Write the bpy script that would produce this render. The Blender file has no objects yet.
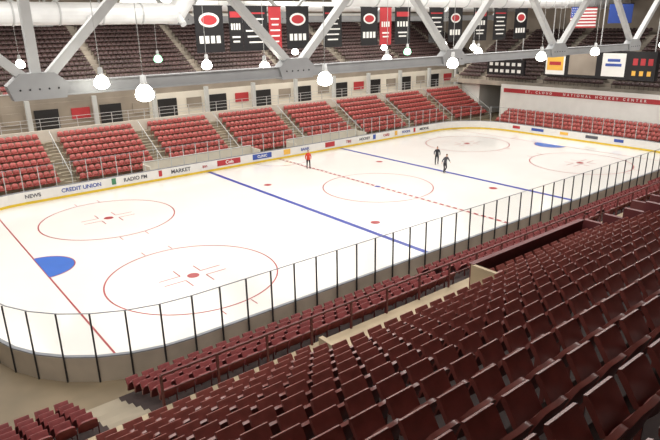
import bpy, bmesh, math, random
import numpy as np
from mathutils import Vector, Matrix
random.seed(4)
rng=np.random.default_rng(4)
D=bpy.data; S=bpy.context.scene
try: S.view_settings.view_transform='Standard'
except Exception: pass

# ------------------------------------------------------------ materials
def srgb(c):
    c=[x/255 for x in c]
    return [x/12.92 if x<=.04045 else ((x+.055)/1.055)**2.4 for x in c]+[1]
def mat(name,c,rough=.6,var=.12,scale=3,metal=0,emit=0,spec=.5,bump=0):
    m=D.materials.new(name); m.use_nodes=True; nt=m.node_tree; b=nt.nodes['Principled BSDF']
    col=srgb(c)
    tc=nt.nodes.new('ShaderNodeTexCoord'); n=nt.nodes.new('ShaderNodeTexNoise'); n.inputs['Scale'].default_value=scale
    n.inputs['Detail'].default_value=2
    r=nt.nodes.new('ShaderNodeValToRGB')
    r.color_ramp.elements[0].position=.3; r.color_ramp.elements[1].position=.7
    r.color_ramp.elements[0].color=[x*(1-var) for x in col[:3]]+[1]
    r.color_ramp.elements[1].color=[min(1,x*(1+var)) for x in col[:3]]+[1]
    nt.links.new(tc.outputs['Object'],n.inputs['Vector']); nt.links.new(n.outputs[0],r.inputs[0]); nt.links.new(r.outputs[0],b.inputs['Base Color'])
    b.inputs['Roughness'].default_value=rough; b.inputs['Metallic'].default_value=metal
    b.inputs['Specular IOR Level'].default_value=spec
    if emit:
        b.inputs['Emission Color'].default_value=col; b.inputs['Emission Strength'].default_value=emit
    if bump:
        bp=nt.nodes.new('ShaderNodeBump'); bp.inputs['Strength'].default_value=bump
        nt.links.new(n.outputs[0],bp.inputs['Height']); nt.links.new(bp.outputs[0],b.inputs['Normal'])
    return m
def glassmat():
    m=D.materials.new('rink_glass'); m.use_nodes=True; nt=m.node_tree; nt.nodes.clear()
    o=nt.nodes.new('ShaderNodeOutputMaterial'); mx=nt.nodes.new('ShaderNodeMixShader'); t=nt.nodes.new('ShaderNodeBsdfTransparent'); g=nt.nodes.new('ShaderNodeBsdfGlossy')
    t.inputs[0].default_value=(.94,.95,.94,1); g.inputs['Roughness'].default_value=.05
    lw=nt.nodes.new('ShaderNodeLayerWeight'); lw.inputs[0].default_value=.15
    mp=nt.nodes.new('ShaderNodeMath'); mp.operation='MULTIPLY'; mp.inputs[1].default_value=.35
    nt.links.new(lw.outputs['Fresnel'],mp.inputs[0]); nt.links.new(mp.outputs[0],mx.inputs[0])
    nt.links.new(t.outputs[0],mx.inputs[1]); nt.links.new(g.outputs[0],mx.inputs[2]); nt.links.new(mx.outputs[0],o.inputs[0])
    return m
M=dict(
 ice=mat('ice_surface',(229,227,224),.16,.02,.25,spec=.45),
 concrete=mat('concrete',(150,140,122),.8,.15,.8),
 tan=mat('concrete_walkway',(176,160,134),.8,.12,.8),
 floorc=mat('concourse_floor',(122,108,86),.6,.25,.5),
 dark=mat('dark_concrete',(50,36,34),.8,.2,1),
 black=mat('black_metal',(26,25,28),.45,.1,4),
 post=mat('glass_support_post',(48,47,50),.4,.1,4),
 seatN=mat('seat_plastic_shaded',(124,68,62),.30,.18,5,spec=.6),  # same seats as seatF; weaker light on their backs is put into the colour
 seatL=mat('seat_plastic_shaded_lower',(124,60,60),.38,.18,5),  # shaded near-seat tone too; reused on the first upper-deck rows
 seatF=mat('seat_plastic_lit',(168,80,76),.45,.15,2),  # same seats as seatN, coloured brighter for their lit fronts
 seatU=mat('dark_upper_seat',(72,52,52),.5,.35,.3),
 riserU=mat('upper_riser',(165,156,144),.8,.3,.4),
 boardW=mat('board_white',(228,226,222),.4,.03,2),
 boardO=mat('board_outer',(200,190,174),.6,.1,1),
 yellow=mat('kickplate_yellow',(222,190,50),.5,.05,2),
 capb=mat('board_cap',(130,134,142),.4,.1,2),
 red=mat('line_red',(164,52,60),.3,.08,1), blue=mat('line_blue',(40,62,160),.3,.08,1),
 crease=mat('crease_blue',(50,102,190),.3,.05,1),
 maroon=mat('maroon_paint',(96,44,46),.5,.1,1),
 wallW=mat('wall_cream',(222,216,204),.7,.05,.5),
 wallG=mat('wall_grey',(146,136,124),.8,.2,.4),
 steel=mat('painted_steel',(192,194,194),.5,.06,1),
 beamG=mat('truss_grey_paint',(156,158,160),.5,.08,1),
 duct=mat('galvanised_duct',(232,234,234),.4,.05,1,metal=.1),
 roof=mat('roof_deck',(190,186,178),.8,.1,.5),
 lamp=mat('lamp_glow',(255,252,238),.5,0,1,emit=16),
 lampg=mat('lamp_glow_green',(170,255,205),.5,0,1,emit=2.5),
 white=mat('white_paint',(236,236,232),.5,.03,1),
 redp=mat('red_paint',(178,52,58),.5,.06,1), bluep=mat('blue_paint',(60,86,165),.5,.06,1), yel=mat('yellow_paint',(236,184,80),.5,.05,1),
 green=mat('green_paint',(70,130,95),.5,.06,1), adk=mat('advert_grey_print',(84,84,92),.5,.06,1),
 skin=mat('skin',(205,160,135),.5,.05,10), hair=mat('hair_brown',(60,42,32),.7,.2,20),
 jacketR=mat('jacket_red',(205,62,40),.7,.08,8), jacketK=mat('jacket_dark',(40,40,46),.7,.1,8), jacketG=mat('jacket_grey',(70,70,76),.7,.1,8),
 pants=mat('trousers_dark',(28,28,34),.8,.1,8),
)
M['glass']=glassmat()

# ------------------------------------------------------------ mesh builder
class MB:
    def __init__(s): s.v=[];s.f=[];s.m=[];s.mats=[]
    def mi(s,k):
        if k not in s.mats: s.mats.append(k)
        return s.mats.index(k)
    def add(s,vs,fs,k):
        o=len(s.v); s.v+= [tuple(v) for v in vs]; s.f+=[tuple(i+o for i in f) for f in fs]; s.m+=[s.mi(k)]*len(fs)
    def box(s,a,b,k):
        (x0,y0,z0),(x1,y1,z1)=a,b
        s.add([(x0,y0,z0),(x1,y0,z0),(x1,y1,z0),(x0,y1,z0),(x0,y0,z1),(x1,y0,z1),(x1,y1,z1),(x0,y1,z1)],
              [(0,3,2,1),(4,5,6,7),(0,1,5,4),(1,2,6,5),(2,3,7,6),(3,0,4,7)],k)
    def beam(s,p,q,w,k,h=None,n=4):
        p=Vector(p);q=Vector(q);d=(q-p).normalized(); u=d.cross(Vector((0,0,1)))
        if u.length<.05: u=Vector((1,0,0))
        u.normalize(); t=u.cross(d).normalized(); h=h or w
        vs=[]
        for c in (p,q):
            for i in range(n):
                a=2*math.pi*(i+.5)/n; r=math.sqrt(2)/2 if n==4 else .5
                vs.append(c+u*math.cos(a)*w*r+t*math.sin(a)*h*r)
        fs=[(i,(i+1)%n,n+(i+1)%n,n+i) for i in range(n)]+[tuple(range(n))[::-1],tuple(range(n,2*n))]
        s.add(vs,fs,k)
    def lathe(s,c,prof,k,n=16):
        vs=[(c[0]+r*math.cos(2*math.pi*i/n),c[1]+r*math.sin(2*math.pi*i/n),c[2]+z) for r,z in prof for i in range(n)]
        fs=[(j*n+i,j*n+(i+1)%n,(j+1)*n+(i+1)%n,(j+1)*n+i) for j in range(len(prof)-1) for i in range(n)]
        s.add(vs,fs,k)
    def strip(s,pts,w,z,k,closed=False):
        n=len(pts); L=[];Rr=[]
        for i in range(n):
            if closed: a,b=pts[i-1],pts[(i+1)%n]
            else: a,b=pts[max(i-1,0)],pts[min(i+1,n-1)]
            dx,dy=b[0]-a[0],b[1]-a[1]; l=math.hypot(dx,dy); nx,ny=-dy/l*w/2,dx/l*w/2
            L.append((pts[i][0]+nx,pts[i][1]+ny,z)); Rr.append((pts[i][0]-nx,pts[i][1]-ny,z))
        m=n if closed else n-1
        s.add(L+Rr,[(n+i,n+(i+1)%n,(i+1)%n,i) for i in range(m)],k)
    def wall(s,pts,off0,off1,z0,z1,k,closed=True):
        n=len(pts); vs=[]
        for (x,y,nx,ny) in pts:
            for o,z in ((off0,z0),(off1,z0),(off1,z1),(off0,z1)): vs.append((x+nx*o,y+ny*o,z))
        fs=[]
        for i in range(n if closed else n-1):
            j=(i+1)%n
            for a in range(4): b=(a+1)%4; fs.append((4*i+a,4*i+b,4*j+b,4*j+a))
        s.add(vs,fs,k)
    def obj(s,name,parent=None,smooth=False):
        me=D.meshes.new(name); me.from_pydata(s.v,[],s.f)
        for k in s.mats: me.materials.append(M[k])
        me.polygons.foreach_set('material_index',s.m)
        if smooth: me.polygons.foreach_set('use_smooth',[True]*len(me.polygons))
        me.update(); bm=bmesh.new(); bm.from_mesh(me); bmesh.ops.recalc_face_normals(bm,faces=bm.faces); bm.to_mesh(me); bm.free()
        o=D.objects.new(name,me); S.collection.objects.link(o)
        if parent: o.parent=parent
        return o
def empty(name,loc=(0,0,0)):
    e=D.objects.new(name,None); e.location=loc; S.collection.objects.link(e); return e
def text(body,size,loc,rotz,k,name,parent=None,tilt=math.pi/2,ext=.01,align='CENTER',sp=1):
    c=D.curves.new(name,'FONT'); c.body=body; c.size=size; c.align_x=align; c.align_y='CENTER'; c.extrude=ext; c.materials.append(M[k]); c.offset=size*.015; c.space_character=sp
    o=D.objects.new(name,c); o.location=loc; o.rotation_euler=(tilt,0,rotz); S.collection.objects.link(o)
    if parent: o.parent=parent
    return o

# ------------------------------------------------------------ rink
L,W,RC=29.95,14.5,6.2
XG,XB=26.15,8.04
def rink_path(step=1.22):
    P=[]
    def seg(a,b,nx,ny):
        n=max(1,round(math.hypot(b[0]-a[0],b[1]-a[1])/step))
        for i in range(n): t=i/n; P.append((a[0]+(b[0]-a[0])*t,a[1]+(b[1]-a[1])*t,nx,ny))
    def arc(cx,cy,a0):
        n=8
        for i in range(n): a=a0+math.pi/2*i/n; P.append((cx+RC*math.cos(a),cy+RC*math.sin(a),math.cos(a),math.sin(a)))
    seg((-L+RC,-W),(L-RC,-W),0,-1); arc(L-RC,-W+RC,-math.pi/2)
    seg((L,-W+RC),(L,W-RC),1,0); arc(L-RC,W-RC,0)
    seg((L-RC,W),(-L+RC,W),0,1); arc(-L+RC,W-RC,math.pi/2)
    seg((-L,W-RC),(-L,-W+RC),-1,0); arc(-L+RC,-W+RC,math.pi)
    return P
P=rink_path()
ice=MB(); ice.add([(p[0]-p[2]*.005,p[1]-p[3]*.005,0.02) for p in P],[tuple(range(len(P)))],'ice'); ice.obj('ice_rink_surface')
mk=MB()
def circle(cx,cy,r,w,k,z=.026,a0=0,a1=2*math.pi,n=96):
    pts=[(cx+r*math.cos(a0+(a1-a0)*i/n),cy+r*math.sin(a0+(a1-a0)*i/n)) for i in range(n+1)]
    mk.strip(pts,w,z,k)
def disc(cx,cy,r,k,z=.03,a0=0,a1=2*math.pi,n=40):
    mk.add([(cx,cy,z)]+[(cx+r*math.cos(a0+(a1-a0)*i/n),cy+r*math.sin(a0+(a1-a0)*i/n),z) for i in range(n+1)],[(0,i+1,i+2) for i in range(n)],k)
def rect(x0,y0,x1,y1,k,z=.026): mk.add([(x0,y0,z),(x1,y0,z),(x1,y1,z),(x0,y1,z)],[(0,1,2,3)],k)
for sx in (-1,1):
    rect(sx*XB-.19,-W+.02,sx*XB+.19,W-.02,'blue',.028)
    dx=RC-(L-XG); yy=W-RC+math.sqrt(RC*RC-dx*dx)-.03
    rect(sx*XG-.045,-yy,sx*XG+.045,yy,'red',.028)
    a=-math.pi/2 if sx<0 else math.pi/2
    disc(sx*XG,0,1.75,'crease',.032,a,a+math.pi); circle(sx*XG,0,1.78,.06,'red',.034,a,a+math.pi)
    for sy in (-1,1):
        cx,cy=sx*(XG-6.1),sy*6.71
        circle(cx,cy,4.57,.09,'red'); disc(cx,cy,.33,'red')
        for a in (-1,1):
            for b in (-1,1):
                x0=cx+a*.6; y0=cy+b*.35
                rect(min(x0,x0+a*1.2),y0-.035,max(x0,x0+a*1.2),y0+.035,'red'); rect(x0-.035,min(y0,y0+b*.9),x0+.035,max(y0,y0+b*.9),'red')
            for b in (-1,1):
                xx=cx+a*.85; yb=cy+b*4.6; rect(xx-.03,min(yb,yb+b*.6),xx+.03,max(yb,yb+b*.6),'red')
        disc(sx*(XB-1.5),sy*6.71,.33,'red')
rect(-.13,-W+.02,.13,W-.02,'red',.03)
for i in range(46):
    y=-W+.2+i*.63; rect(-.09,y,.09,y+.25,'white',.033)
circle(0,0,4.57,.09,'red'); disc(0,0,.25,'blue',.036)
circle(0,W-.02,3.05,.07,'red',.03,math.pi+.01,2*math.pi-.01)
mk.obj('ice_marking_lines')

bd=MB()
bd.wall(P,0,.12,0,1.02,'boardW'); bd.wall(P,-.012,0,.02,.22,'yellow'); bd.wall(P,-.02,.14,1.02,1.07,'capb')
bd.wall(P,.121,.15,0,1.02,'boardO')
bd.wall(P,.03,.07,2.83,2.855,'capb')
for (x,y,nx,ny) in P:
    near=ny<-.01 or (nx<0 and y<0)
    o=.18 if near else .1
    bd.beam((x+nx*o,y+ny*o,0),(x+nx*o,y+ny*o,2.9),.058 if near else .05,'post' if near else 'steel')
bd.obj('rink_dasher_boards')
gl=MB(); n=len(P); gl.add([(p[0]+p[2]*.05,p[1]+p[3]*.05,z) for p in P for z in (1.07,2.83)],[(2*i,2*((i+1)%n),2*((i+1)%n)+1,2*i+1) for i in range(n)],'glass')
gl.obj('rink_safety_glass')
adv=empty('board_advertisements')
for x,t,k,s in [(-27,'LAW','redp',.4),(-23.2,'NEWS','adk',.42),(-19.5,'CREDIT UNION','bluep',.45),(-15,'RADIO FM','adk',.45),(-10.8,'MARKET','adk',.5),(-8.4,'inn','redp',.4),(3.2,'BANK','bluep',.42),(9.2,'TIRE','redp',.4),(11.6,'HOCKEY','adk',.4),(15,'CARS','redp',.4),(18.3,'FOODS','bluep',.42),(21.5,'MEDICAL','adk',.4)]:
    text(t,s,(x,W-.02,.62),0,k,'advert_text',adv)
ab=MB()
for (a,b,k) in [(-7.1,-4.6,'redp'),(-3.2,-1,'bluep'),(5.9,7.2,'redp'),(.5,1.3,'yel'),(-17.05,-16.7,'green'),(-12.9,-12.6,'redp'),(12.9,13.3,'bluep'),(16.4,16.8,'yel'),(19.6,19.9,'redp'),(-25.4,-24.9,'bluep')]: ab.box((a,W-.03,.4),(b,W-.002,.92),k)
for (a,b,k) in [(-6,-5,'bluep'),(-3.2,-1.8,'adk'),(.3,1.3,'yel'),(3.4,5,'bluep'),(6.6,7.6,'redp')]: ab.box((L-.03,a,.5),(L-.002,b,.82),k)
ab.obj('advert_panels',adv)
text('Cola',.45,(-5.8,W-.04,.66),0,'white','advert_text',adv); text('CLINIC',.36,(-2.1,W-.04,.66),0,'white','advert_text',adv)

# ------------------------------------------------------------ seats
def seat_template(detail):
    b=bmesh.new()
    nx,nz=(8,5) if detail else (3,2)
    w,h=(.53,.40) if detail else (.48,.46)
    th=.085 if detail else .06
    def back(off):
        g=[]
        for j in range(nz+1):
            row=[]
            t=j/nz
            for i in range(nx+1):
                u=i/nx*2-1
                ww=w/2*(1-.07*max(0,(t-.6)/.4)**2)
                z=.40+t*h-(.06*abs(u)**4*max(0,(t-.5)*2))
                edge=max(0,(t-.75)/.25)
                y=-.03-.13*t+ .03*u*u - off*(1-.35*edge) - .02*edge
                row.append(b.verts.new((u*ww,y,z-(.012*edge if off else 0))))
            g.append(row)
        return g
    A=back(0);B=back(th)
    for j in range(nz):
        for i in range(nx):
            b.faces.new((A[j][i+1],A[j][i],A[j+1][i],A[j+1][i+1])); b.faces.new((B[j][i],B[j][i+1],B[j+1][i+1],B[j+1][i]))
    for i in range(nx):
        b.faces.new((A[nz][i+1],A[nz][i],B[nz][i],B[nz][i+1])); b.faces.new((A[0][i],A[0][i+1],B[0][i+1],B[0][i]))
    for j in range(nz):
        b.faces.new((A[j][0],B[j][0],B[j+1][0],A[j+1][0])); b.faces.new((A[j+1][nx],B[j+1][nx],B[j][nx],A[j][nx]))
    mat_=Matrix.Translation((0,.03,.42))@Matrix.Rotation(math.radians(55 if detail else 20),4,'X')
    prof=[(0,-.03),(.33,-.03),(.38,.0),(.37,.035),(.31,.045),(0,.03)]
    lv=[];
    for x in (-.22,.22): lv.append([b.verts.new(mat_@Vector((x,p[0],p[1]))) for p in prof])
    k=len(prof)
    for i in range(k): b.faces.new((lv[0][i],lv[1][i],lv[1][(i+1)%k],lv[0][(i+1)%k]))
    b.faces.new(lv[0][::-1]); b.faces.new(lv[1])
    def bx(x0,y0,z0,x1,y1,z1):
        vs=[b.verts.new(p) for p in [(x0,y0,z0),(x1,y0,z0),(x1,y1,z0),(x0,y1,z0),(x0,y0,z1),(x1,y0,z1),(x1,y1,z1),(x0,y1,z1)]]
        for f in [(0,3,2,1),(4,5,6,7),(0,1,5,4),(1,2,6,5),(2,3,7,6),(3,0,4,7)]: b.faces.new([vs[i] for i in f])
    bx(.27,-.08,.0,.292,-.02,.52)
    bmesh.ops.recalc_face_normals(b,faces=b.faces)
    b.verts.index_update()
    V=np.array([v.co[:] for v in b.verts]); F=[[v.index for v in f.verts] for f in b.faces]; b.free()
    return V,F
TD=seat_template(True); TL=seat_template(False)
def seats(name,T,places,k,smooth=False):
    V,F=T; n=len(V); pl=np.array(places)
    c,s_=np.cos(pl[:,3]),np.sin(pl[:,3])
    X=V[None,:,0]*c[:,None]-V[None,:,1]*s_[:,None]+pl[:,0:1]
    Y=V[None,:,0]*s_[:,None]+V[None,:,1]*c[:,None]+pl[:,1:2]
    Z=np.repeat(V[None,:,2],len(pl),0)+pl[:,2:3]
    co=np.stack([X,Y,Z],2).reshape(-1,3)
    lt=np.array([len(f) for f in F]); li=np.concatenate([np.array(f) for f in F])
    N=len(pl)
    LI=(li[None,:]+np.arange(N)[:,None]*n).ravel(); LT=np.tile(lt,N); LS=np.concatenate([[0],np.cumsum(LT)[:-1]])
    me=D.meshes.new(name); me.vertices.add(len(co)); me.vertices.foreach_set('co',co.ravel())
    me.loops.add(len(LI)); me.loops.foreach_set('vertex_index',LI); me.polygons.add(len(LT)); me.polygons.foreach_set('loop_start',LS); me.polygons.foreach_set('loop_total',LT)
    me.materials.append(M[k]); me.update(); me.validate()
    if smooth:
        me.shade_smooth(); 
        try: me.set_sharp_from_angle(angle=math.radians(50))
        except Exception: pass
    o=D.objects.new(name,me); S.collection.objects.link(o); return o

# near upper stand
SP=.60
RD,RH=.80,.45
NR=15
pl=[]; st=MB()
y0,z0=-22.75,3.55
aisN=[-38,3.5,15,26.5]
VX0,VX1=-8.6,-4.2   # vomitory opening
LX0,LX1=-23.2,-16.2 # landing cut
for r in range(NR):
    y=y0-r*RD; z=z0+r*RH
    if r<2: spans=((-42,LX0),(LX1,VX0),(VX1,46))
    elif r<4: spans=((-42,VX0),(VX1,46))
    else: spans=((-42,46),)
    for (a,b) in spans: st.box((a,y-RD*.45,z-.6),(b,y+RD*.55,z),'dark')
    x=-41.5
    while x<45:
        if all(abs(x-a)>.75 for a in aisN) and not (abs(x+31.9)<1.0 and abs(y+34)<.6) and not (r<4 and VX0-.3<x<VX1+.3) and not (r<2 and LX0-.3<x<LX1+.3): pl.append((x+rng.normal(0,.004),y,z,0))
        x+=SP
st.box((-42,y0+.44,1.0),(LX0,y0+.56,z0+.1),'maroon'); st.box((LX1,y0+.44,1.0),(VX0,y0+.56,z0+.1),'tan'); st.box((VX1,y0+.44,1.0),(46,y0+.56,z0+.3),'maroon')
# landing
st.box((LX0,y0-1.16,1.0),(LX1,y0+.56,2.3),'tan'); st.box((LX0,y0-1.3,1.9),(LX1,y0-1.16,z0+2*RH),'tan')
st.box((LX1-.1,y0-1.2,1.9),(LX1+.05,y0+.6,z0+.95),'tan'); st.box((LX0-.05,y0-1.2,1.9),(LX0+.1,y0+.6,z0+.6),'tan')
# raised front parapet
st.box((LX1,y0+.57,1.9),(VX0,y0+.72,z0+.9),'maroon'); st.box((LX1-.05,y0+.54,z0+.9),(VX0,y0+.75,z0+.97),'maroon')
for x in (VX0,VX1): 
    for r in range(4): st.box((x-.1,y0-r*RD-.36,1.9),(x+.1,y0-r*RD+.5,z0+r*RH+1.0),'maroon')
st.box((VX0,y0-4*RD+.3,1.9),(VX1,y0-4*RD+.44,z0+4*RH+.6),'maroon')
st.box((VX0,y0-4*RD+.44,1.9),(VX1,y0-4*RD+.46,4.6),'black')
st.obj('grandstand_terrace')
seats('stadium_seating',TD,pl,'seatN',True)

# near lower stand
st=MB(); pl=[]
for r in range(5):
    y=-15.75-r*.78; z=.25+r*.33
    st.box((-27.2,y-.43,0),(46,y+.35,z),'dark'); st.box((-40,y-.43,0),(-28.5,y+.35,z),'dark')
    st.box((-28.5,y-.43,0),(-27.2,y+.35,z-.03),'concrete')
    x=-39.9
    while x<45:
        if all(abs(x-a)>.6 for a in [-12.4,.3,13,25]) and not(-28.8<x<-26.9): pl.append((x,y,z,0))
        x+=SP
st.box((-40,-22.2,1.7),(46,-19.3,1.95),'tan')
st.obj('lower_stand_terrace')
seats('stadium_seating',TD,pl,'seatL',True)
rl=MB()
x=-27
while x<46:
    rl.beam((x,-19.35,1.95),(x,-19.35,3.05),.07,'maroon'); x+=1.85
rl.beam((-27,-19.35,3.05),(46,-19.35,3.05),.06,'maroon'); rl.beam((-27,-19.35,2.5),(46,-19.35,2.5),.04,'maroon')
rl.obj('walkway_railing')

# far lower stand
ais=[-27.7,-19.5,-11.3,-3.1,5.1,13.3,21.5,29.7,37.9]
FR=8; st=MB(); pl=[]
for r in range(FR):
    y=17.0+r*.75; z=.35+r*.42
    e=[-44.5]+ais
    for i in range(len(e)-1):
        st.box((e[i]+.5,y-.35,0),(e[i+1]-.5,y+.4,z),'concrete')
    for a in ais:
        st.box((a-.5,y-.35,0),(a+.5,y+.02,z-.21),'concrete'); st.box((a-.5,y+.02,0),(a+.5,y+.4,z),'concrete'); st.box((a-.5,y-.36,z-.25),(a+.5,y-.3,z-.205),'wallG')
    x=-43.5
    while x<37.5:
        if all(abs(x-a)>.78 for a in ais): pl.append((x,y,z,math.pi))
        x+=.53
st.box((-44,22.65,0),(38.5,22.8,4.35),'wallW'); st.box((38.6,19.5,0),(46,22.7,5.4),'white')
st.obj('grandstand_terrace')
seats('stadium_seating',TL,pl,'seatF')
rl=MB()
for a in ais:
    rl.beam((a,16.9,1.2),(a,22.4,4.3),.05,'steel')
    for r in (0,3,6): rl.beam((a,17+r*.75,.3+r*.42),(a,17+r*.75,1.25+r*.42),.05,'steel')
rl.obj('stair_handrail')
# player benches
pb=MB()
for (a,b) in ((-13.5,-2.2),(2.2,12)):
    pb.box((a,16.35,0),(b,16.45,1.45),'wallW'); pb.box((a,16.3,1.45),(b,16.5,1.5),'steel')
    pb.box((a+.2,15.75,.42),(b-.2,16.1,.47),'steel')
    for x in (a,b): pb.box((x-.05,14.7,0),(x+.05,16.4,1.3),'wallW')
    x=a+.6
    while x<b: pb.box((x-.04,15.8,0),(x+.04,16.05,.42),'black'); x+=2
pb.obj('team_bench')

# far concourse + upper deck
up=MB(); pl=[]; pr=[]
up.box((-44,22.8,3.2),(50,27.5,3.4),'concrete')
up.box((-44,27.4,3.4),(-8,27.6,6.2),'wallG'); up.box((-8,27.4,3.4),(50,27.6,6.2),'wallW')
for i in range(14):
    x=-38+i*6.2; up.box((x,27.32,3.4),(x+2.2,27.39,5.6),'black'); up.box((x+3.4,27.3,4.4),(x+5.2,27.39,5.5),'redp' if i%3==0 else 'wallG')
    up.box((x-.8,26.6,3.4),(x-.4,27.0,6.6),'steel')
for r in range(16):
    y=28+r*.8; z=6.6+r*.45
    up.box((-60,y-.35,z-.7),(50,y+.44,z),'riserU')
    x=-50
    while x<49.5:
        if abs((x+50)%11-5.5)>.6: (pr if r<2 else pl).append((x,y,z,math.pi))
        x+=.53
up.box((-60,27.5,6.2),(50,27.66,7.2),'wallG'); up.box((-60,27.45,7.2),(50,27.7,7.28),'steel')
# press box at top of the deck
up.box((-50,39.2,14.4),(48,40.7,14.7),'white'); up.box((-50,39.2,13.6),(48,39.35,14.4),'wallW')
for x in range(-50,48,6): up.box((x,39.25,14.7),(x+.25,39.5,17.5),'steel')
up.obj('upper_deck_terrace')
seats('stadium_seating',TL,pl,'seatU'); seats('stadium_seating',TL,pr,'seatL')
rl=MB()
x=-44
while x<38: rl.beam((x,22.75,4.35),(x,22.75,5.35),.05,'steel'); x+=1.6
for z in (4.7,5.05,5.35): rl.beam((-44,22.75,z),(38,22.75,z),.04,'steel')
rl.obj('concourse_railing')

# end stand right
en=MB(); pl=[]; pu=[]
for r in range(4):
    x=32.2+r*.78; z=.3+r*.33
    en.box((x-.35,-16,0),(x+.43,12,z),'concrete')
    y=-15.5
    while y<11.6: pl.append((x,y,z,math.pi/2)); y+=.53
en.box((36,-40,0),(36.3,14,5.0),'white'); en.box((35.95,-40,3.98),(35.995,13.5,4.5),'redp')
for r in range(14):
    x=38+r*.85; z=5.2+r*.45
    en.box((x-.4,-40,z-.6),(x+.45,24,z),'riserU')
    y=-39
    while y<23: 
        if y%9>1: pu.append((x,y,z,math.pi/2))
        y+=.53
en.obj('end_stand_terrace')
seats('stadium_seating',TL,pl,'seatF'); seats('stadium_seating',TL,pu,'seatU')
tx=empty('wall_lettering')
text('ST. CLOUD    NATIONAL HOCKEY CENTER',.42,(35.93,2.5,4.25),-math.pi/2,'white','lettering',tx,sp=2.0)

# ------------------------------------------------------------ roof trusses
def truss(y,zb,zt,nodes,name,sz=.42,chord=True):
    t=MB(); half=(nodes[1]-nodes[0])/2*.86
    x0,x1=nodes[0]-half*3,nodes[-1]+half*3
    t.box((nodes[0],y-.2,zb-.3),(nodes[-1],y+.2,zb+.22),'beamG')
    t.box((nodes[0],y-.3,zb-.36),(nodes[-1],y+.3,zb-.3),'beamG'); t.box((nodes[0],y-.3,zb+.22),(nodes[-1],y+.3,zb+.27),'beamG')
    t.box((x0,y-.2,zt-.25),(x1,y+.2,zt+.25),'beamG')
    for x in nodes:
        for s in (-1,1): t.beam((x,y,zb),(x+s*half,y,zt),sz,'steel',h=sz*.9)
        vs=[(x+a,y+b,zb+c) for b in (-.34,.34) for a,c in ((-1.1,-.45),(1.1,-.45),(1.3,.2),(.7,.7),(-.7,.7),(-1.3,.2))]
        t.add(vs,[(0,1,2,3,4,5)[::-1],(6,7,8,9,10,11)]+[(i,(i+1)%6,6+(i+1)%6,6+i) for i in range(6)],'beamG')
        for a in (-.8,-.4,0,.4,.8): t.lathe((x+a,y-.36,zb),[(0,.05),(.05,0),(0,-.05)],'black',6)
    t.beam((nodes[0],y,zb),(nodes[0],y,19),sz*.9,'steel')
    t.obj(name)
truss(-5,10.3,16.4,[-25.8,-11.6,2.6,16.8,31],'roof_truss',.45)
truss(18,13.6,18.2,[-32,-20,-8,4,16,28,40],'roof_truss',.3)
dc=MB()
def tube(p,q,r,k,n=20):
    dc.beam(p,q,2*r,k,n=n)
tube((-45,12,13.95),(-11,12,13.95),.78,'duct'); tube((-11,12,13.95),(-9,12,16.5),.78,'duct'); tube((-9,12,16.3),(-9,12,18.8),.78,'duct')
tube((-12,21,14.9),(48,21,14.9),.5,'duct'); tube((0,5,15.1),(49,5,15.1),.8,'duct')
for x in range(-44,-11,3): tube((x,12,13.95),(x+.12,12,13.95),.82,'steel')
for x in range(1,48,3): tube((x,5,15.1),(x+.12,5,15.1),.85,'steel')
for x in range(-42,-12,7): dc.beam((x+3,11.4,13.7),(x+3,10.7,13.1),.5,'duct',n=12); dc.beam((x,12,14.6),(x,12,19),.05,'steel')
for x in range(4,48,12): dc.beam((x,5,15.8),(x,5,19),.05,'steel'); dc.beam((x,21,15.3),(x,21,19),.05,'steel')
dc.obj('ventilation_duct')
jo=MB()
for x in range(-54,52,6): jo.box((x-.15,-44.9,17.9),(x+.15,40.9,18.6),'steel')
jo.obj('roof_joists')

# lamps (acrylic high-bay fixtures)
LP=[(-22.3,15.1),(-23.4,-6.4),(-23.9,-12.7),(-12.5,12.9),(-13.9,1.7),(-12.8,-3.6),(-15.7,-13.1),(-3,-4),(7.2,3.9),(-3.7,-10.4),(9.7,-2),(5.5,-10.6),(18,5),(22,-2),(14,-10),(2,14),(14,14),(24,14),(31,-8),(33,4)]
for i,(x,y) in enumerate(LP):
    l=MB(); z=10.45
    g='lampg' if i in (3,8) else 'lamp'
    l.lathe((x,y,z),[(0,.72),(.1,.7),(.12,.45),(.15,.38),(0,.36)],'steel')
    l.lathe((x,y,z),[(.0,.35),(.15,.34),(.27,.22),(.34,.02),(.34,-.06),(.28,-.17),(.15,-.24),(0,-.26)],g)
    l.beam((x,y,z+.68),(x,y,18),.025,'steel')
    l.obj('high_bay_lamp',smooth=True)

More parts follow.
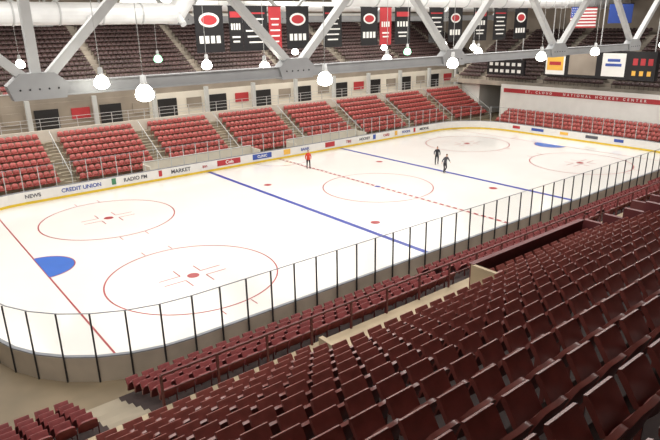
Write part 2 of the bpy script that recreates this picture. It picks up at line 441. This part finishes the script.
# banners
def banner(x,y,z,w,h,kind,name='championship_banner',rot=0):
    b=MB()
    bg={'k':'black','r':'redp','w':'white'}[kind[0]]
    b.box((-w/2,-.02,-h/2),(w/2,.02,h/2),bg)
    c=kind[1]
    if c=='c':
        n=20; pts=[(.36*w*math.cos(2*math.pi*i/n),-.03,h*.2+.22*w*math.sin(2*math.pi*i/n)) for i in range(n)]
        b.add(pts,[tuple(range(n))],'white'); pts=[(.28*w*math.cos(2*math.pi*i/n),-.035,h*.2+.15*w*math.sin(2*math.pi*i/n)) for i in range(n)]
        b.add(pts,[tuple(range(n))],'redp')
        for j in range(4): b.box((-w*.38+j*w*.2,-.03,-h*.3),(-w*.38+j*w*.2+w*.14,-.021,-h*.14),'white')
    if c=='b':
        for j in range(6):
            ww=w*(.4-.06*(j%3)); b.box((-ww,-.03,h*(.36-.13*j)-.035*h),(ww,-.021,h*(.36-.13*j)),'redp' if j==0 else 'white')
    if c=='s':
        b.box((-w*.4,-.03,h*.25),(w*.4,-.021,h*.38),'redp')
        for j in range(4): b.box((-w*.36+j*w*.19,-.03,-h*.02),(-w*.36+j*w*.19+w*.12,-.021,h*.12),'white')
        b.box((-w*.3,-.03,-h*.2),(w*.3,-.021,-h*.16),'white'); b.box((-w*.25,-.03,-h*.3),(w*.25,-.021,-h*.26),'white')
    b.beam((-w/2-.05,0,h/2),(w/2+.05,0,h/2),.06,'black')
    for s in (-1,1): b.beam((s*w*.4,0,h/2),(s*w*.4,0,18-z),.015,'black')
    o=b.obj(name); o.location=(x,y,z); o.rotation_euler[2]=rot; return o
for x,k,w in [(-10.2,'kc',2.4),(-7.9,'ks',1.2),(-6.1,'kb',2.3),(-4.2,'rb',1.2),(-1.9,'kc',2.3),(1.9,'kb',2.1),(6.3,'kc',2.1),(8.4,'rs',1.5),(10.7,'ks',2.1),(15.6,'kb',2.2),(18.6,'kc',2.2),(22.8,'ks',2.4),(26.4,'kb',2.4),(30.4,'kc',2.5)]:
    banner(x,8,12.7,w,3.4,k)
def flag(x,y,z,kind,name):
    b=MB(); w,h=3.0,2.1
    if kind=='us':
        for i in range(13): b.box((-w/2,-.02,-h/2+i*h/13),(w/2,.02,-h/2+(i+1)*h/13),'redp' if i%2==0 else 'white')
        b.box((-w/2,-.03,0),(-w*.1,-.021,h/2),'bluep')
        for i in range(5):
            for j in range(4): b.box((-w/2+.12+i*.23,-.035,.15+j*.24),(-w/2+.2+i*.23,-.031,.23+j*.24),'white')
    else:
        b.box((-w/2,-.02,-h/2),(w/2,.02,h/2),'bluep'); n=18
        b.add([(.4*math.cos(2*math.pi*i/n),-.03,.4*math.sin(2*math.pi*i/n)) for i in range(n)],[tuple(range(n))],'white')
        b.add([(.25*math.cos(2*math.pi*i/n),-.035,.25*math.sin(2*math.pi*i/n)) for i in range(n)],[tuple(range(n))],'yel')
    b.beam((-w/2-.1,0,h/2),(w/2+.1,0,h/2),.06,'black')
    for s in (-1,1): b.beam((s*w*.4,0,h/2),(s*w*.4,0,17.9-z),.015,'black')
    o=b.obj(name); o.location=(x,y,z); o.rotation_euler[2]=-.5
flag(29.9,0,13.2,'us','american_flag'); flag(38,0,13.6,'mn','state_flag')

# scoreboard at far end (faces -x)
sb=MB()
X=34
sb.box((X,-6.4,6.6),(X+.8,6.6,9.6),'black')
def pn(y1,y2,z1,z2,k,d=.03): sb.box((X-d,min(y1,y2),z1),(X-d+.02,max(y1,y2),z2),k)
pn(6.4,3.9,6.8,9.3,'white'); pn(6.2,4.1,7.3,8.9,'yel',.05); pn(5.9,4.4,7.9,8.3,'redp',.07)
pn(3.4,.1,6.9,9.3,'wallG'); pn(-.6,-3.2,6.9,9.4,'white'); pn(-1,-2.8,8.0,8.3,'bluep',.05); pn(-1.2,-2.6,8.5,8.8,'bluep',.05)
for i in range(3): pn(-4-.8*i,-4.5-.8*i,8.2,8.9,'redp'); pn(-4-.8*i,-4.4-.8*i,7.1,7.6,'yel')
sb.box((X,9.4,6.4),(X+.4,15,8.3),'black')
for j in range(2):
    for i in range(6): pn(14.6-i*.85,14.1-i*.85,6.7+j*.85,7.1+j*.85,'white')
for y in (-6,0,6,10,14): sb.beam((X+.3,y,8.2),(X+.3,y,18),.08,'steel')
sb.obj('scoreboard')

# ------------------------------------------------------------ people
def skin_mesh(verts,edges,rad,sub=1):
    me=D.meshes.new('tmp'); me.from_pydata(verts,edges,[]); o=D.objects.new('tmp',me); S.collection.objects.link(o)
    md=o.modifiers.new('s','SKIN'); md.use_smooth_shade=True
    for i,r in enumerate(rad):
        sv=me.skin_vertices[0].data[i]; sv.radius=(r,r) if not isinstance(r,tuple) else r; sv.use_root=(i==0)
    su=o.modifiers.new('u','SUBSURF'); su.levels=sub; su.render_levels=sub
    dg=bpy.context.evaluated_depsgraph_get(); dg.update(); ev=o.evaluated_get(dg); m2=D.meshes.new_from_object(ev)
    D.objects.remove(o); D.meshes.remove(me); return m2
def person(name,loc,rot,jacket,lean=0,arms=((.26,-.02,1.15,.24,.1,.92),(-.26,-.02,1.15,-.24,.1,.92)),legs=((.13,.05,.50,.14,-.02,.09),(-.13,.05,.50,-.14,-.02,.09)),skates=True):
    e=empty(name,loc); e.rotation_euler[2]=rot
    def ln(p):
        x,y,z=p
        if z>.92: dz=z-.92; return (x,y+math.sin(lean)*dz,.92+math.cos(lean)*dz)
        return p
    V=[(0,0,.95),(0,.0,1.12),(0,0,1.32),(0,0,1.44),(0,.01,1.53),(0,.02,1.6)]
    R=[(.165,.12),(.15,.11),(.18,.125),(.12,.1),(.06,.06),(.055,.055)]
    E=[(0,1),(1,2),(2,3),(3,4),(4,5)]
    for s,a in ((1,arms[0]),(-1,arms[1])):
        i=len(V); V+=[(s*.17,0,1.42),a[:3],a[3:6]]; R+=[.075,.055,.038]; E+=[(3,i),(i,i+1),(i+1,i+2)]
    for s,l in ((1,legs[0]),(-1,legs[1])):
        i=len(V); V+=[(s*.1,0,.86),l[:3],l[3:6],(l[3],l[4]+.17,.05)]; R+=[.1,.068,.05,.042]; E+=[(0,i),(i,i+1),(i+1,i+2),(i+2,i+3)]
    V=[ln(v) for v in V]
    me=skin_mesh(V,E,R)
    for k in (jacket,'pants','skin','black'): me.materials.append(M[k])
    nk=Vector(V[4])
    for p in me.polygons:
        c=p.center; p.use_smooth=True
        p.material_index=0 if c.z>.9 else (1 if c.z>.13 else 3)
        for s in (8,11):
            if (c-Vector(V[s])).length<.09 : p.material_index=0
        if c.z>nk.z and abs(c.x)<.1: p.material_index=2
    b=D.objects.new('body',me); S.collection.objects.link(b); b.parent=e
    for wi,ei,s in ((8,7,1),(11,10,-1)):
        w=Vector(V[wi]); d=(w-Vector(V[ei])).normalized(); side=Vector((0,1,0)); side=(side-d*side.dot(d)).normalized(); pn_=d.cross(side)
        hv=[w,w+d*.04,w+d*.085]; hr=[.026,(.036,.018),(.038,.016)]; he=[(0,1),(1,2)]
        hm=skin_mesh([tuple(v) for v in hv],he,hr); hm.materials.append(M['skin'])
        h=D.objects.new('palm',hm); S.collection.objects.link(h); h.parent=e
        for f,(o,ln_) in enumerate(((-.028,.06),(-.01,.075),(.01,.07),(.028,.055))):
            a=w+d*.08+side*o; q=a+d*ln_*.5+pn_*.008; t=q+d*ln_*.4+pn_*.022*-s
            fm=skin_mesh([tuple(a),tuple(q),tuple(t)],[(0,1),(1,2)],[.009,.0085,.007]); fm.materials.append(M['skin']); fo=D.objects.new('finger',fm); S.collection.objects.link(fo); fo.parent=e
        a=w+d*.03+side*.03; q=a+d*.03+side*.022; t=q+d*.03+side*.004
        fm=skin_mesh([tuple(a),tuple(q),tuple(t)],[(0,1),(1,2)],[.011,.01,.008]); fm.materials.append(M['skin']); fo=D.objects.new('thumb',fm); S.collection.objects.link(fo); fo.parent=e
    bm=bmesh.new(); bmesh.ops.create_uvsphere(bm,u_segments=20,v_segments=14,radius=.1)
    for v in bm.verts:
        v.co.z*=1.2; v.co.x*=.8; v.co.y*=.98
        if v.co.z<0: v.co.x*=1+v.co.z*1.6; 
        if abs(v.co.x)<.018 and v.co.y>.05 and -.035<v.co.z<.01: v.co.y+=.022
    hm=D.meshes.new('head'); bm.to_mesh(hm); bm.free()
    for k in ('skin','hair','black','redp'): hm.materials.append(M[k])
    for p in hm.polygons:
        c=p.center; p.use_smooth=True
        if c.z>.055 or (c.y<-.01 and c.z>-.05): p.material_index=1
        elif c.y>.07 and 0<c.z<.02 and .02<abs(c.x)<.05: p.material_index=2
        elif c.y>.06 and -.07<c.z<-.05 and abs(c.x)<.03: p.material_index=3
    h=D.objects.new('head',hm); S.collection.objects.link(h); h.parent=e; h.location=Vector(V[5])+Vector((0,.025,.085)); h.rotation_euler[0]=-lean*.4
    ear=MB()
    for s in (-1,1): ear.lathe((s*.082,.0,-.02),[(0,.03),(.012,.02),(.014,0),(.01,-.02),(0,-.03)],'skin',8)
    eo=ear.obj('ears',e,True); eo.location=h.location
    if skates:
        sk=MB()
        for l in legs: sk.box((l[3]-.004,l[4]-.1,0),(l[3]+.004,l[4]+.2,.035),'steel'); sk.box((l[3]-.012,l[4]-.09,.03),(l[3]+.012,l[4]+.19,.05),'white')
        sk.obj('skate_blades',e)
    return e
person('standing_person',(-.4,9.1,.03),2.6,'jacketR',.05,skates=False)
person('ice_skater',(9.6,2.0,.03),2.4,'jacketK',.12,arms=((.3,.06,1.17,.28,.28,1.05),(-.28,-.05,1.15,-.26,.12,.93)),legs=((.14,.12,.5,.15,.1,.09),(-.12,.02,.5,-.13,-.16,.1)))
person('ice_skater',(7.7,-.6,.03),2.9,'jacketG',.3,arms=((.34,.02,1.2,.46,.16,1.05),(-.34,.02,1.2,-.44,.12,1.0)),legs=((.15,.16,.5,.17,.08,.09),(-.13,.08,.5,-.15,-.2,.1)))

# shell
sh=MB(); sh.box((-62,-45,-.3),(52,45,0),'floorc'); sh.obj('floor')
sh=MB(); sh.box((-62,41,0),(52,41.4,19),'wallG'); sh.obj('wall_north')
sh=MB(); sh.box((50.5,-45,0),(51,41,19),'wallG'); sh.obj('wall_east')
sh=MB(); sh.box((-62,-45.4,0),(52,-45,19),'wallG'); sh.obj('wall_south')
sh=MB(); sh.box((-62.4,-45,0),(-62,45,19),'wallG'); sh.obj('wall_west')
sh=MB(); sh.box((-62,-45,19),(52,45,19.3),'roof'); sh.obj('ceiling')

# large area lights added to do the main lighting in place of the hanging lamps
for (x,y) in [(x,y) for x in (-30,-10,10,30) for y in (-18,2,24)]:
    l=D.lights.new('added_area_light','AREA'); l.shape='RECTANGLE'; l.size=14; l.size_y=12; l.energy=3400 if y==24 else 2550; l.color=(1,.955,.88) if y==24 else (1,.965,.92)
    o=D.objects.new('added_area_light',l); o.location=(x,y,17.8); S.collection.objects.link(o)
w=D.worlds.new('world'); S.world=w; w.use_nodes=True; w.node_tree.nodes['Background'].inputs[0].default_value=(.9,.92,1,1); w.node_tree.nodes['Background'].inputs[1].default_value=.3

# camera
cv=[-32.2131,-34.0716,12.6982,.8996,-.3212,-.0187,579.4]
yaw,pit,rol=cv[3:6]
fw=Vector((math.cos(pit)*math.cos(yaw),math.cos(pit)*math.sin(yaw),math.sin(pit)))
rt=Vector((math.sin(yaw),-math.cos(yaw),0)); upv=rt.cross(fw)
r2=rt*math.cos(rol)+upv*math.sin(rol); u2=-rt*math.sin(rol)+upv*math.cos(rol)
cam=D.cameras.new('camera'); cam.sensor_width=36; cam.lens=cv[6]*36/660; cam.clip_end=400; cam.clip_start=.05
co=D.objects.new('camera',cam); S.collection.objects.link(co)
m=Matrix((r2,u2,-fw)).transposed().to_4x4(); m.translation=Vector(cv[:3]); co.matrix_world=m; S.camera=co
